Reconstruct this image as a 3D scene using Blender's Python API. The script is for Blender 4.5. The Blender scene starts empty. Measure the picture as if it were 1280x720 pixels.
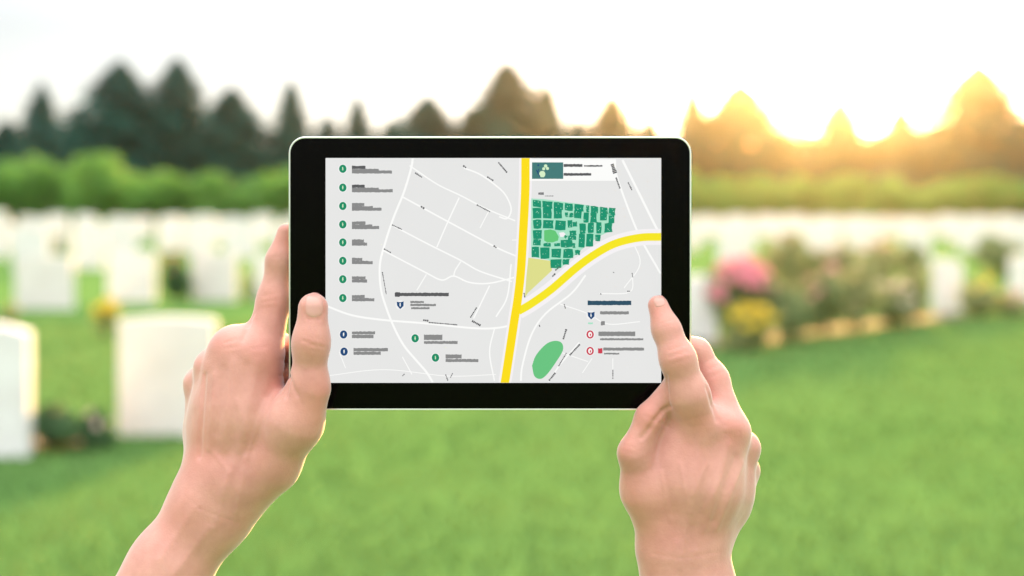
import bpy, math, random
import numpy as np
from mathutils import Vector, Matrix

random.seed(7)
rng = np.random.default_rng(11)
scene = bpy.context.scene
COL = scene.collection

# ---------------------------------------------------------------- optics of the place
F = 1280.0            # focal length in photo pixels (36 mm lens on 36 mm sensor)
HX, HY = 640.0, 260.0 # where the horizon direction falls
EYE = 1.55            # eye height
DT = 0.61             # distance of the tablet's glass
EXPO = 1.5
S = DT / F            # metres per photo pixel at the tablet


def at(px, py, d):
    return Vector(((px - HX) * d / F, d, EYE - (py - HY) * d / F))


def lin(c):
    r = []
    for v in c[:3]:
        v = v / 255.0
        r.append(v / 12.92 if v <= 0.04045 else ((v + 0.055) / 1.055) ** 2.4)
    return (r[0], r[1], r[2], 1.0)


# ---------------------------------------------------------------- object helpers
def tag(o, label=None, cat=None, group=None, kind=None):
    if label: o['label'] = label
    if cat: o['category'] = cat
    if group: o['group'] = group
    if kind: o['kind'] = kind
    return o


def empty(name, loc=(0, 0, 0), rz=0.0, scale=(1, 1, 1)):
    o = bpy.data.objects.new(name, None)
    o.empty_display_size = 0.2
    COL.objects.link(o)
    o.location = loc
    o.rotation_euler = (0, 0, rz)
    o.scale = scale
    return o


def obj(name, verts, faces, mat, parent=None, smooth=False, mats=None, midx=None):
    me = bpy.data.meshes.new(name)
    if isinstance(verts, np.ndarray):
        verts = verts.tolist()
    if isinstance(faces, np.ndarray):
        faces = faces.tolist()
    me.from_pydata(verts, [], faces)
    for m in (mats or [mat]):
        me.materials.append(m)
    if midx is not None:
        me.polygons.foreach_set('material_index', midx)
    if smooth:
        me.polygons.foreach_set('use_smooth', [True] * len(me.polygons))
    me.update()
    o = bpy.data.objects.new(name, me)
    COL.objects.link(o)
    if parent is not None:
        o.parent = parent
    return o


def copy_tree(o, parent=None):
    c = o.copy()
    COL.objects.link(c)
    c.parent = parent
    for ch in [x for x in COL.objects if x.parent == o]:
        copy_tree(ch, c)
    return c


class MB:
    """collects simple shapes into one mesh"""
    def __init__(s):
        s.v = []; s.f = []

    def add(s, vs, fs):
        n = len(s.v)
        s.v += [tuple(v) for v in vs]
        s.f += [tuple(i + n for i in f) for f in fs]

    def tube(s, pts, rads, seg=8):
        rings = []
        n = len(pts)
        for i in range(n):
            p = Vector(pts[i])
            d = (Vector(pts[min(i + 1, n - 1)]) - Vector(pts[max(i - 1, 0)])).normalized()
            a = d.orthogonal().normalized(); b = d.cross(a)
            rings.append([p + (a * math.cos(t) + b * math.sin(t)) * rads[i]
                          for t in [2 * math.pi * k / seg for k in range(seg)]])
        vs = [q for r in rings for q in r]
        fs = []
        for i in range(n - 1):
            for k in range(seg):
                fs.append((i * seg + k, i * seg + (k + 1) % seg, (i + 1) * seg + (k + 1) % seg, (i + 1) * seg + k))
        fs.append(tuple(range(seg))[::-1]); fs.append(tuple((n - 1) * seg + k for k in range(seg)))
        s.add(vs, fs)

    def obj(s, name, mat, parent=None, smooth=False):
        return obj(name, s.v, s.f, mat, parent, smooth)


# ---------------------------------------------------------------- materials
def new_mat(name):
    m = bpy.data.materials.new(name)
    m.use_nodes = True
    nt = m.node_tree
    bs = nt.nodes['Principled BSDF']
    return m, nt, bs


def noise_mat(name, c1, c2, scale=5.0, rough=0.7, detail=4.0, bump=0.0, bscale=60.0, spec=0.3, c3=None, ramp=(0.35, 0.65), coord='Object', sss=0.0, trans=0.0):
    m, nt, bs = new_mat(name)
    tc = nt.nodes.new('ShaderNodeTexCoord')
    nz = nt.nodes.new('ShaderNodeTexNoise')
    nz.inputs['Scale'].default_value = scale
    nz.inputs['Detail'].default_value = detail
    nt.links.new(tc.outputs[coord], nz.inputs['Vector'])
    cr = nt.nodes.new('ShaderNodeValToRGB')
    cr.color_ramp.elements[0].position = ramp[0]
    cr.color_ramp.elements[1].position = ramp[1]
    cr.color_ramp.elements[0].color = (*c1, 1)
    cr.color_ramp.elements[1].color = (*c2, 1)
    if c3:
        e = cr.color_ramp.elements.new((ramp[0] + ramp[1]) / 2); e.color = (*c3, 1)
    nt.links.new(nz.outputs['Fac'], cr.inputs['Fac'])
    nt.links.new(cr.outputs['Color'], bs.inputs['Base Color'])
    bs.inputs['Roughness'].default_value = rough
    bs.inputs['Specular IOR Level'].default_value = spec
    if sss:
        bs.inputs['Subsurface Weight'].default_value = sss
        bs.inputs['Subsurface Scale'].default_value = 0.004
    if bump:
        n2 = nt.nodes.new('ShaderNodeTexNoise'); n2.inputs['Scale'].default_value = bscale
        n2.inputs['Detail'].default_value = 5
        nt.links.new(tc.outputs[coord], n2.inputs['Vector'])
        b = nt.nodes.new('ShaderNodeBump'); b.inputs['Strength'].default_value = bump
        b.inputs['Distance'].default_value = 0.01
        nt.links.new(n2.outputs['Fac'], b.inputs['Height'])
        nt.links.new(b.outputs['Normal'], bs.inputs['Normal'])
    if trans:
        tr = nt.nodes.new('ShaderNodeBsdfTranslucent')
        nt.links.new(cr.outputs['Color'], tr.inputs['Color'])
        mx = nt.nodes.new('ShaderNodeMixShader'); mx.inputs[0].default_value = trans
        nt.links.new(bs.outputs[0], mx.inputs[1]); nt.links.new(tr.outputs[0], mx.inputs[2])
        nt.links.new(mx.outputs[0], nt.nodes['Material Output'].inputs['Surface'])
    return m


def screen_mat(name, rgb, gain=1.0):
    """a lit pixel area of the display: it gives off its own colour"""
    m, nt, bs = new_mat(name)
    c = lin(rgb)
    bs.inputs['Base Color'].default_value = (0.01, 0.01, 0.01, 1)
    bs.inputs['Roughness'].default_value = 0.5
    bs.inputs['Specular IOR Level'].default_value = 0.0
    nz = nt.nodes.new('ShaderNodeTexNoise'); nz.inputs['Scale'].default_value = 40
    tc = nt.nodes.new('ShaderNodeTexCoord'); nt.links.new(tc.outputs['Object'], nz.inputs['Vector'])
    mp = nt.nodes.new('ShaderNodeMapRange')
    mp.inputs['From Min'].default_value = 0.3; mp.inputs['From Max'].default_value = 0.7
    k = gain / (2 ** EXPO)
    mp.inputs['To Min'].default_value = k * 0.985; mp.inputs['To Max'].default_value = k * 1.0
    nt.links.new(nz.outputs['Fac'], mp.inputs['Value'])
    bs.inputs['Emission Color'].default_value = c
    nt.links.new(mp.outputs['Result'], bs.inputs['Emission Strength'])
    return m


# ================================================================= WORLD, SUN, CAMERA
SUN_AZ = math.radians(17.5)     # to the right of the view direction (+Y)
SUN_EL = math.radians(13)

w = bpy.data.worlds.new('World'); scene.world = w; w.use_nodes = True
nt = w.node_tree
for n in list(nt.nodes): nt.nodes.remove(n)
out = nt.nodes.new('ShaderNodeOutputWorld')
sky = nt.nodes.new('ShaderNodeTexSky'); sky.sky_type = 'NISHITA'; sky.sun_disc = False
sky.sun_elevation = SUN_EL; sky.sun_rotation = SUN_AZ
sky.air_density = 1.0; sky.dust_density = 1.1
bg1 = nt.nodes.new('ShaderNodeBackground'); bg1.inputs['Strength'].default_value = 0.05
hs_ = nt.nodes.new('ShaderNodeHueSaturation'); hs_.inputs['Saturation'].default_value = 0.45
nt.links.new(sky.outputs[0], hs_.inputs['Color']); nt.links.new(hs_.outputs[0], bg1.inputs['Color'])
# bright overcast layer: luminance rises from the horizon to the zenith, as a cloud deck does
tc = nt.nodes.new('ShaderNodeTexCoord')
sep = nt.nodes.new('ShaderNodeSeparateXYZ'); nt.links.new(tc.outputs['Generated'], sep.inputs[0])
mr = nt.nodes.new('ShaderNodeMapRange')
mr.inputs['From Min'].default_value = 0.16; mr.inputs['From Max'].default_value = 0.9
mr.inputs['To Min'].default_value = 0.06; mr.inputs['To Max'].default_value = 1.28
nt.links.new(sep.outputs['Z'], mr.inputs['Value'])
bg2 = nt.nodes.new('ShaderNodeBackground')
bg2.inputs['Color'].default_value = (1.0, 0.965, 0.95, 1)
nt.links.new(mr.outputs['Result'], bg2.inputs['Strength'])
add = nt.nodes.new('ShaderNodeAddShader')
nt.links.new(bg1.outputs[0], add.inputs[0]); nt.links.new(bg2.outputs[0], add.inputs[1])
# bright aureole of thin cloud round the low sun
dp = nt.nodes.new('ShaderNodeVectorMath'); dp.operation = 'DOT_PRODUCT'
nrm_ = nt.nodes.new('ShaderNodeVectorMath'); nrm_.operation = 'NORMALIZE'
nt.links.new(tc.outputs['Generated'], nrm_.inputs[0]); nt.links.new(nrm_.outputs[0], dp.inputs[0])
dp.inputs[1].default_value = (math.sin(SUN_AZ) * math.cos(SUN_EL), math.cos(SUN_AZ) * math.cos(SUN_EL), math.sin(SUN_EL))
m1 = nt.nodes.new('ShaderNodeMath'); m1.operation = 'SUBTRACT'; nt.links.new(dp.outputs['Value'], m1.inputs[0]); m1.inputs[1].default_value = 1.0
m2 = nt.nodes.new('ShaderNodeMath'); m2.operation = 'DIVIDE'; nt.links.new(m1.outputs[0], m2.inputs[0]); m2.inputs[1].default_value = 0.0076
m3 = nt.nodes.new('ShaderNodeMath'); m3.operation = 'EXPONENT'; nt.links.new(m2.outputs[0], m3.inputs[0])
m4 = nt.nodes.new('ShaderNodeMath'); m4.operation = 'MULTIPLY'; nt.links.new(m3.outputs[0], m4.inputs[0]); m4.inputs[1].default_value = 80.0
bg3 = nt.nodes.new('ShaderNodeBackground'); bg3.inputs['Color'].default_value = (1.0, 0.52, 0.13, 1)
nt.links.new(m4.outputs[0], bg3.inputs['Strength'])
add2 = nt.nodes.new('ShaderNodeAddShader')
nt.links.new(add.outputs[0], add2.inputs[0]); nt.links.new(bg3.outputs[0], add2.inputs[1])
nt.links.new(add2.outputs[0], out.inputs['Surface'])
w.cycles.sampling_method = 'MANUAL'; w.cycles.sample_map_resolution = 1024

sl = bpy.data.lights.new('sun', 'SUN'); sl.energy = 5.0; sl.angle = math.radians(4.0)
sl.color = (1.0, 0.56, 0.15)
so = bpy.data.objects.new('sun', sl); COL.objects.link(so)
sdir = Vector((math.sin(SUN_AZ) * math.cos(SUN_EL), math.cos(SUN_AZ) * math.cos(SUN_EL), math.sin(SUN_EL)))
so.rotation_euler = sdir.to_track_quat('Z', 'Y').to_euler()
so.location = sdir * 50

cam = bpy.data.cameras.new('camera'); co = bpy.data.objects.new('camera', cam); COL.objects.link(co)
co.location = (0, 0, EYE); co.rotation_euler = (math.radians(90), 0, 0)
cam.lens = 36.0; cam.sensor_width = 36.0; cam.shift_y = -(360 - HY) / 1280.0
cam.clip_start = 0.02; cam.clip_end = 3000
cam.dof.use_dof = True; cam.dof.focus_distance = DT - 0.004; cam.dof.aperture_fstop = 2.8
scene.camera = co

vs = scene.view_settings
vs.view_transform = 'Standard'; vs.look = 'None'; vs.exposure = EXPO; vs.gamma = 1.0
vs.use_curve_mapping = False
cy = scene.cycles
cy.use_denoising = True
cy.max_bounces = 8; cy.volume_bounces = 1; cy.diffuse_bounces = 3; cy.transparent_max_bounces = 8
cy.caustics_reflective = False; cy.caustics_refractive = False
cy.sample_clamp_indirect = 4.0

# ================================================================= GROUND
def ground_z(x, y):
    d = np.maximum(np.asarray(y, dtype=float) - 18.0, 0.0)
    r = np.minimum(d * 0.020, 1.1)
    return r + 0.012 * np.sin(np.asarray(x) * 0.7 + 1.3) * np.sin(np.asarray(y) * 0.5)


xs = np.concatenate([[-900, -300, -120], np.arange(-60, 61, 1.0), [120, 300, 900]])
ys = np.concatenate([[-60, -20, -8], np.arange(-4, 90, 1.0), [120, 200, 400, 1500]])
gx, gy = np.meshgrid(xs, ys)
gz = ground_z(gx, gy)
V = np.stack([gx, gy, gz], -1).reshape(-1, 3)
nx, ny = len(xs), len(ys)
idx = np.arange(nx * ny).reshape(ny, nx)
Fq = np.stack([idx[:-1, :-1], idx[:-1, 1:], idx[1:, 1:], idx[1:, :-1]], -1).reshape(-1, 4)

M = {}
m, nt, bs = new_mat('lawn_turf')
tc = nt.nodes.new('ShaderNodeTexCoord')
n1 = nt.nodes.new('ShaderNodeTexNoise'); n1.inputs['Scale'].default_value = 0.35; n1.inputs['Detail'].default_value = 3
mp = nt.nodes.new('ShaderNodeMapping'); mp.inputs['Rotation'].default_value = (0, 0, 0.5); mp.inputs['Scale'].default_value = (1, 2.2, 1)
nt.links.new(tc.outputs['Object'], mp.inputs['Vector']); nt.links.new(mp.outputs[0], n1.inputs['Vector'])
n2 = nt.nodes.new('ShaderNodeTexNoise'); n2.inputs['Scale'].default_value = 32; n2.inputs['Detail'].default_value = 6
nt.links.new(tc.outputs['Object'], n2.inputs['Vector'])
r1 = nt.nodes.new('ShaderNodeValToRGB')
r1.color_ramp.elements[0].position = 0.3; r1.color_ramp.elements[0].color = (0.078, 0.172, 0.045, 1)
r1.color_ramp.elements[1].position = 0.7; r1.color_ramp.elements[1].color = (0.098, 0.195, 0.056, 1)
nt.links.new(n1.outputs['Fac'], r1.inputs['Fac'])
r2 = nt.nodes.new('ShaderNodeValToRGB')
r2.color_ramp.elements[0].position = 0.3; r2.color_ramp.elements[0].color = (0.9, 0.9, 0.9, 1)
r2.color_ramp.elements[1].position = 0.7; r2.color_ramp.elements[1].color = (1.08, 1.08, 1.05, 1)
nt.links.new(n2.outputs['Fac'], r2.inputs['Fac'])
mx = nt.nodes.new('ShaderNodeMixRGB'); mx.blend_type = 'MULTIPLY'; mx.inputs[0].default_value = 1
nt.links.new(r1.outputs[0], mx.inputs[1]); nt.links.new(r2.outputs[0], mx.inputs[2])
nt.links.new(mx.outputs[0], bs.inputs['Base Color'])
bs.inputs['Roughness'].default_value = 1.0; bs.inputs['Specular IOR Level'].default_value = 0.0
M['turf'] = m
tag(obj('lawn', V, Fq, M['turf'], smooth=True), kind='structure')

# short mown blades on the near lawn
M['blade'] = noise_mat('grass_blade', (0.07, 0.16, 0.042), (0.115, 0.215, 0.065), scale=1.2, rough=0.6, trans=0.3)
NB = 110000
d = 3.2 + (rng.random(NB) ** 1.3) * 11
xx = (rng.random(NB) - 0.5) * 1.9 * d
zz = ground_z(xx, d)
a = rng.random(NB) * 2 * np.pi
h = 0.022 + rng.random(NB) * 0.022
wd = 0.003 + 0.0007 * d
lx, ly = (rng.random(NB) - .5) * h * 1.2, (rng.random(NB) - .5) * h * 1.2
v0 = np.stack([xx - np.cos(a) * wd, d - np.sin(a) * wd, zz - 0.004], -1)
v1 = np.stack([xx + np.cos(a) * wd, d + np.sin(a) * wd, zz - 0.004], -1)
v2 = np.stack([xx + lx, d + ly, zz + h], -1)
V = np.stack([v0, v1, v2], 1).reshape(-1, 3)
tag(obj('grass', V, np.arange(NB * 3).reshape(-1, 3), M['blade']), kind='stuff',
    label='short mown green grass blades over the near lawn', cat='grass')

# ================================================================= HEADSTONES
M['stone'] = noise_mat('pale_limestone', (0.74, 0.71, 0.72), (0.86, 0.85, 0.865), scale=4.5, rough=0.85, bump=0.15, bscale=90, spec=0.2)
M['stone2'] = noise_mat('cream_limestone', (0.73, 0.68, 0.665), (0.83, 0.785, 0.775), scale=3.0, rough=0.85, bump=0.15, bscale=90, spec=0.2)
M['soil'] = noise_mat('bed_soil', (0.10, 0.075, 0.055), (0.18, 0.14, 0.10), scale=8, rough=0.95, bump=0.6)


def headstone_mesh(name, wid, hei, arch, mat, thick=0.09):
    """upright slab with a shallow curved top and eased edges"""
    n = 14
    prof = [(-wid / 2, -0.12), (wid / 2, -0.12)]
    sh = hei - arch
    for i in range(n + 1):
        t = i / n
        x = wid / 2 - wid * t
        z = sh + arch * math.sin(math.pi * t) ** 0.9
        prof.append((x, z))
    e = 0.006
    layers = [(-thick / 2, e), (-thick / 2 + e, 0), (thick / 2 - e, 0), (thick / 2, e)]
    vs = []
    cz = hei / 2
    for (y, ins) in layers:
        for (x, z) in prof:
            k = 1 - 2 * ins / wid
            kz = 1 - 2 * ins / hei
            vs.append((x * k, y, cz + (z - cz) * kz))
    m_ = len(prof)
    fs = []
    for L in range(3):
        for i in range(m_):
            j = (i + 1) % m_
            fs.append((L * m_ + i, L * m_ + j, (L + 1) * m_ + j, (L + 1) * m_ + i))
    fs.append(tuple(range(m_))[::-1]); fs.append(tuple(3 * m_ + i for i in range(m_)))
    me = bpy.data.meshes.new(name)
    me.from_pydata(vs, [], fs); me.materials.append(mat); me.update()
    return me


def headstone(me, x, y, rz=0.0, rx=0.0, label='', group='headstones standing on the lawn'):
    o = bpy.data.objects.new('headstone', me); COL.objects.link(o)
    o.location = (x, y, float(ground_z(x, y))); o.rotation_euler = (rx, 0, rz)
    return tag(o, label, 'headstone', group)


def stone_px(xl, xr, yt, yb, label, mat='stone', arch=0.05, rz=0.0):
    """slab whose foot, width and height are measured off the photograph"""
    # distance from the foot (flat lawn nearer than 18 m, then rising)
    dist = None
    for k in range(400):
        dd = 5 + k * 0.1
        if HY + (EYE - float(ground_z(0, dd))) * F / dd <= yb:
            dist = dd; break
    wid = (xr - xl) * dist / F
    hei = EYE - (yt - HY) * dist / F - float(ground_z(0, dist))
    me = headstone_mesh('headstone', wid, hei, arch, M[mat])
    return headstone(me, ((xl + xr) / 2 - HX) * dist / F, dist, rz, 0, label)


stone_px(150, 270, 397, 548, 'large nearest white headstone directly left of the left hand', 'stone2', 0.02)
stone_px(-82, 38, 404, 572, 'white headstone with rounded corner cut off by the left picture edge', 'stone', 0.06)
stone_px(20, 92, 319, 386, 'cream headstone in the second row behind the gap left of the big stone', 'stone2', 0.03)
stone_px(135, 195, 313, 377, 'white headstone right behind the yellow flowers', 'stone', 0.04)
stone_px(240, 297, 315, 375, 'white headstone right of the dark bush with reddish top', 'stone2', 0.04)
stone_px(318, 372, 316, 374, 'white headstone half hidden by the raised left index finger', 'stone', 0.04)
stone_px(852, 896, 344, 426, 'white headstone peeking out just right of the tablet beside the pink flowers', 'stone', 0.05)
stone_px(1166, 1202, 322, 390, 'slim white headstone between flower bed and round yellow green bush', 'stone', 0.05)
stone_px(1262, 1312, 318, 380, 'white headstone cut off by the right picture edge', 'stone', 0.05)

for (xl, xr, yt, yb, lab) in [
        (-34, 8, 262, 322, 'pale headstone at the left picture edge level with the distant rows'),
        (17, 62, 283, 338, 'bright headstone partly behind the cream headstone of the second row'),
        (92, 130, 280, 336, 'white headstone just right of the gap over the cream headstone'),
        (136, 170, 274, 318, 'square white headstone above and behind the one with yellow flowers'),
        (197, 224, 270, 314, 'narrow white headstone above the dark reddish bush'),
        (232, 268, 269, 318, 'white headstone behind the one right of the dark bush'),
        (284, 322, 272, 322, 'white headstone above the ochre plant left of the index finger')]:
    stone_px(xl, xr, yt, yb, lab, 'stone', 0.06)

protos = [headstone_mesh('headstone', 0.74, 0.86, 0.05, M['stone']),
          headstone_mesh('headstone', 0.66, 0.82, 0.08, M['stone2']),
          headstone_mesh('headstone', 0.80, 0.88, 0.03, M['stone'])]
rows = [(26.0, 'front', 2.3), (31.0, 'second', 1.75), (35.5, 'third', 1.5), (39.5, 'backmost', 1.15)]
ordn = {}
for ri, (dist, rn, sp) in enumerate(rows):
    half = 0.56 * dist
    x = -half + 0.37 * ri
    while x < half:
        px = HX + x * F / dist
        side = 'left' if px < 362 else ('right' if px > 863 else 'mid')
        x += sp * (0.92 + 0.16 * random.random())
        if side == 'left' and ri == 0:
            continue
        where = {'left': 'left of the tablet', 'right': 'right of the tablet', 'mid': 'behind the tablet'}[side]
        headstone(random.choice(protos), x - sp, dist + random.uniform(-.15, .15), random.uniform(-.05, .05),
                  random.uniform(-.015, .015),
                  f'small blurred white headstone in the {rn} of the four distant rows, {where}',
                  'headstones in the distant rows')

# low white boundary wall on the right
WD = 42.0
gzw = float(ground_z(0, WD))
x0, x1 = at(800, 0, WD).x, at(1560, 0, WD).x
wt = at(0, 271, WD).z
wall = empty('boundary_wall', ((x0 + x1) / 2, WD, gzw))
tag(wall, 'long low white wall with a flat coping behind the headstones on the right', 'wall')
def box(mb, x0, x1, y0, y1, z0, z1):
    vs = [(x, y, z) for z in (z0, z1) for y in (y0, y1) for x in (x0, x1)]
    mb.add(vs, [(0, 2, 3, 1), (4, 5, 7, 6), (0, 1, 5, 4), (2, 6, 7, 3), (0, 4, 6, 2), (1, 3, 7, 5)])
L = (x1 - x0) / 2
mb = MB(); box(mb, -L, L, -.15, .15, -.2, wt - gzw - .07); mb.obj('wall_body', M['stone'], wall)
mb = MB(); box(mb, -L - .05, L + .05, -.2, .2, wt - gzw - .068, wt - gzw); mb.obj('coping', M['stone2'], wall)

# ================================================================= FOLIAGE
def leaf_cloud(pts, nrm, size, asp=0.55):
    """one small bent quad per point"""
    n = len(pts)
    up = rng.normal(size=(n, 3)); nrm = nrm / (np.linalg.norm(nrm, axis=1, keepdims=True) + 1e-9)
    a = np.cross(nrm, up); a /= (np.linalg.norm(a, axis=1, keepdims=True) + 1e-9)
    b = np.cross(nrm, a)
    s = (size * (0.6 + 0.8 * rng.random(n)))[:, None]
    v = np.stack([pts - a * s, pts - b * s * asp, pts + a * s, pts + b * s * asp], 1).reshape(-1, 3)
    return v, np.arange(n * 4).reshape(-1, 4)


def blob_points(n, rad, lumps=9, seed=0, flat=1.0, rmax=0.55):
    """points on the shells of several overlapping clumps"""
    r = np.random.default_rng(seed)
    out_p, out_n = [], []
    cs = r.normal(size=(lumps, 3)); cs /= np.linalg.norm(cs, axis=1, keepdims=True)
    cs *= (0.25 + (0.4 + 2 * (0.55 - rmax) * 0.5) * r.random((lumps, 1)))
    cs[0] = 0
    for c in cs:
        k = n // lumps
        u = r.normal(size=(k, 3)); u /= np.linalg.norm(u, axis=1, keepdims=True)
        rr = (rmax - 0.2 + 0.2 * r.random()) * (0.6 + 0.4 * r.random((k, 1)))
        out_p.append(c + u * rr); out_n.append(u + 0.5 * r.normal(size=(k, 3)))
    p = np.concatenate(out_p); nn = np.concatenate(out_n)
    return p * np.array(rad) * np.array([1, 1, flat]), nn


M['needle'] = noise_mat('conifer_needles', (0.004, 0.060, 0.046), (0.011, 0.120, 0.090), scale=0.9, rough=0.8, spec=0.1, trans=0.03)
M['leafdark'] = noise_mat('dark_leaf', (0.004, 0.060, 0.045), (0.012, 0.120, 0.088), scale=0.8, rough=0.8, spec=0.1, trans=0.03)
M['leaf'] = noise_mat('hedge_leaf', (0.11, 0.29, 0.05), (0.25, 0.50, 0.10), scale=1.1, rough=0.6, spec=0.3, trans=0.4)
M['bark'] = noise_mat('bark', (0.06, 0.045, 0.035), (0.14, 0.11, 0.085), scale=6, rough=0.95, bump=0.6)
M['bushleaf'] = noise_mat('bush_leaf', (0.14, 0.22, 0.085), (0.25, 0.33, 0.14), scale=5, rough=0.6, spec=0.3, trans=0.15)
M['olive'] = noise_mat('olive_leaf', (0.27, 0.31, 0.13), (0.40, 0.43, 0.20), scale=5, rough=0.6, spec=0.3, trans=0.12)
M['darkbush'] = noise_mat('dark_bush_leaf', (0.045, 0.11, 0.045), (0.10, 0.20, 0.075), scale=5, rough=0.6, spec=0.3, trans=0.2)


def make_conifer(seed, n=9000, slim=1.0):
    """unit conifer: height 1, radius about 0.25, whorls of drooping branches"""
    r = np.random.default_rng(seed)
    root = empty('conifer')
    mb = MB(); mb.tube([(0, 0, -0.02), (0.004, 0, 0.35), (0, .004, 0.95)], [0.022, 0.015, 0.003]);
    for k in range(26):
        z = 0.12 + 0.8 * k / 26; an = r.random() * 6.28; R = 0.24 * slim * (1 - z) ** 0.75
        mb.tube([(0, 0, z), (math.cos(an) * R * .6, math.sin(an) * R * .6, z + .005), (math.cos(an) * R, math.sin(an) * R, z - 0.02)], [.005, .003, .001], 5)
    mb.obj('trunk', M['bark'], root, True)
    t = r.random(n) ** 1.25 * 0.97 + 0.03
    nb = 13
    tier = (t * nb) % 1.0
    R = 0.27 * slim * (1 - t) ** 0.72 * (1.16 - 0.56 * tier)
    an = r.random(n) * 2 * np.pi
    lob = 0.86 + 0.24 * np.sin(an * 5 + np.floor(t * nb) * 2.1 + seed) + 0.10 * np.sin(an * 2 + seed)
    rad = R * lob * np.sqrt(0.12 + 0.88 * r.random(n))
    P = np.stack([np.cos(an) * rad, np.sin(an) * rad, t - rad * 0.18 + 0.01 * r.normal(size=n)], -1)
    N = np.stack([np.cos(an), np.sin(an), 0.9 + 0 * an], -1) + 0.7 * r.normal(size=(n, 3))
    v, f = leaf_cloud(P, N, 0.016)
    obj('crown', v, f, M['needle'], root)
    return root


def make_broad(seed, n=7500):
    """unit rounded tree: height 1"""
    r = np.random.default_rng(seed)
    root = empty('broadleaf_tree')
    mb = MB(); mb.tube([(0, 0, -0.02), (0.01, 0, 0.25), (0, .01, 0.6)], [0.03, 0.02, 0.008])
    for k in range(9):
        z = 0.22 + 0.4 * k / 9; an = r.random() * 6.28
        mb.tube([(0, 0, z), (math.cos(an) * .1, math.sin(an) * .1, z + .1), (math.cos(an) * .18, math.sin(an) * .18, z + 0.2)], [.011, .007, .002], 5)
    mb.obj('trunk', M['bark'], root, True)
    p, nn = blob_points(n, (0.36, 0.36, 0.53), 30, seed, rmax=0.45)
    p = p + np.array([0, 0, 0.56])
    p[:, :2] *= np.clip(1.25 - 0.75 * p[:, 2:3], 0.3, 1.15)
    p = p[(p[:, 2] > 0.05) & (p[:, 2] < 1.0)]
    v, f = leaf_cloud(p, nn[:len(p)], 0.020)
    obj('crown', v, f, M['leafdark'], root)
    return root


def make_shrub(seed, n=4200):
    """unit upright hedge shrub: height 1, about 0.8 wide"""
    root = empty('hedge_shrub')
    mb = MB()
    for k in range(4):
        an = k * 1.7
        mb.tube([(0, 0, -0.03), (math.cos(an) * .08, math.sin(an) * .08, 0.3), (math.cos(an) * .2, math.sin(an) * .2, 0.75)], [0.025, 0.018, 0.006], 6)
    mb.obj('trunk', M['bark'], root, True)
    p, nn = blob_points(n, (0.62, 0.45, 0.58), 16, seed)
    p = p + np.array([0, 0, 0.50]); k = (p[:, 2] > 0.02)
    p = p[k]; nn = nn[k]
    p[:, 2] = np.minimum(p[:, 2], 0.98 + 0.04 * np.sin(p[:, 0] * 20))
    v, f = leaf_cloud(p, nn, 0.04)
    obj('foliage', v, f, M['leaf'], root)
    return root


con = [make_conifer(1), make_conifer(2, slim=0.9), make_conifer(3, slim=1.1)]
brd = [make_broad(21), make_broad(22)]
used = set()
TD = 72.0
trees = [  # px, top y, half width px, kind, distance, label
    (-62, 130, 46, 'c0', 74, 'conifer beyond the left picture edge'),
    (8, 154, 42, 'c0', 70, 'low rounded dark tree at the left picture edge'),
    (52, 112, 40, 'c1', 75, 'slender pointed conifer rising at the far left of the tree line'),
    (98, 142, 34, 'c2', 78, 'short dark tree between the pointed far left conifer and the broad dark tree'),
    (150, 84, 64, 'c2', 70, 'broad dark round topped tree second tallest left of the tablet'),
    (222, 80, 52, 'c2', 72, 'tallest pointed dark conifer left of the tablet'),
    (290, 116, 56, 'c0', 70, 'wide rounded dark green tree right of the tallest conifer on the left'),
    (364, 106, 36, 'c0', 73, 'pointed conifer above the upper left corner of the tablet'),
    (410, 148, 34, 'c0', 76, 'low tree top just right of the conifer above the tablet corner'),
    (447, 124, 30, 'c1', 77, 'small narrow pointed conifer over the left half of the tablet top'),
    (490, 152, 40, 'c2', 78, 'lowest tree top above the left half of the tablet'),
    (535, 124, 56, 'c2', 71, 'wide low green conifer over the middle left of the tablet top'),
    (590, 138, 40, 'c0', 76, 'low tree leaning into the left flank of the broad brown tree'),
    (634, 84, 62, 'c2', 70, 'broad olive brown tree tallest above the middle of the tablet'),
    (684, 108, 38, 'c0', 74, 'olive pointed conifer joined to the right flank of the broad brown tree'),
    (722, 150, 34, 'c1', 76, 'low tree top in the gap over the yellow map road'),
    (765, 122, 48, 'c1', 73, 'small tan conifer over the right half of the tablet top'),
    (812, 150, 38, 'c2', 77, 'low pale tree top near the upper right corner of the tablet'),
    (866, 112, 34, 'c0', 72, 'golden brown conifer above the upper right corner of the tablet'),
    (925, 108, 72, 'c0', 71, 'wide rounded yellow lit tree just right of the tablet'),
    (985, 152, 40, 'b0', 75, 'low golden tree in the sun glow'),
    (1050, 126, 46, 'c2', 73, 'yellow glowing conifer in the middle of the right side tree line'),
    (1090, 158, 40, 'b1', 76, 'low hazy tree between the two smaller glowing conifers'),
    (1126, 132, 40, 'c1', 72, 'small pointed hazy conifer left of the big orange tree'),
    (1172, 150, 34, 'b1', 76, 'low amber tree against the left flank of the big orange tree'),
    (1222, 86, 74, 'c2', 68, 'big pointed orange brown tree tallest on the right'),
    (1290, 140, 44, 'b0', 72, 'olive rounded tree at the right picture edge'),
    (1345, 110, 46, 'c0', 74, 'conifer beyond the right picture edge'),
    (1410, 130, 50, 'b1', 72, 'rounded tree beyond the right picture edge'),
    (-130, 110, 50, 'c2', 72, 'tall conifer beyond the left picture edge'),
]
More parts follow.
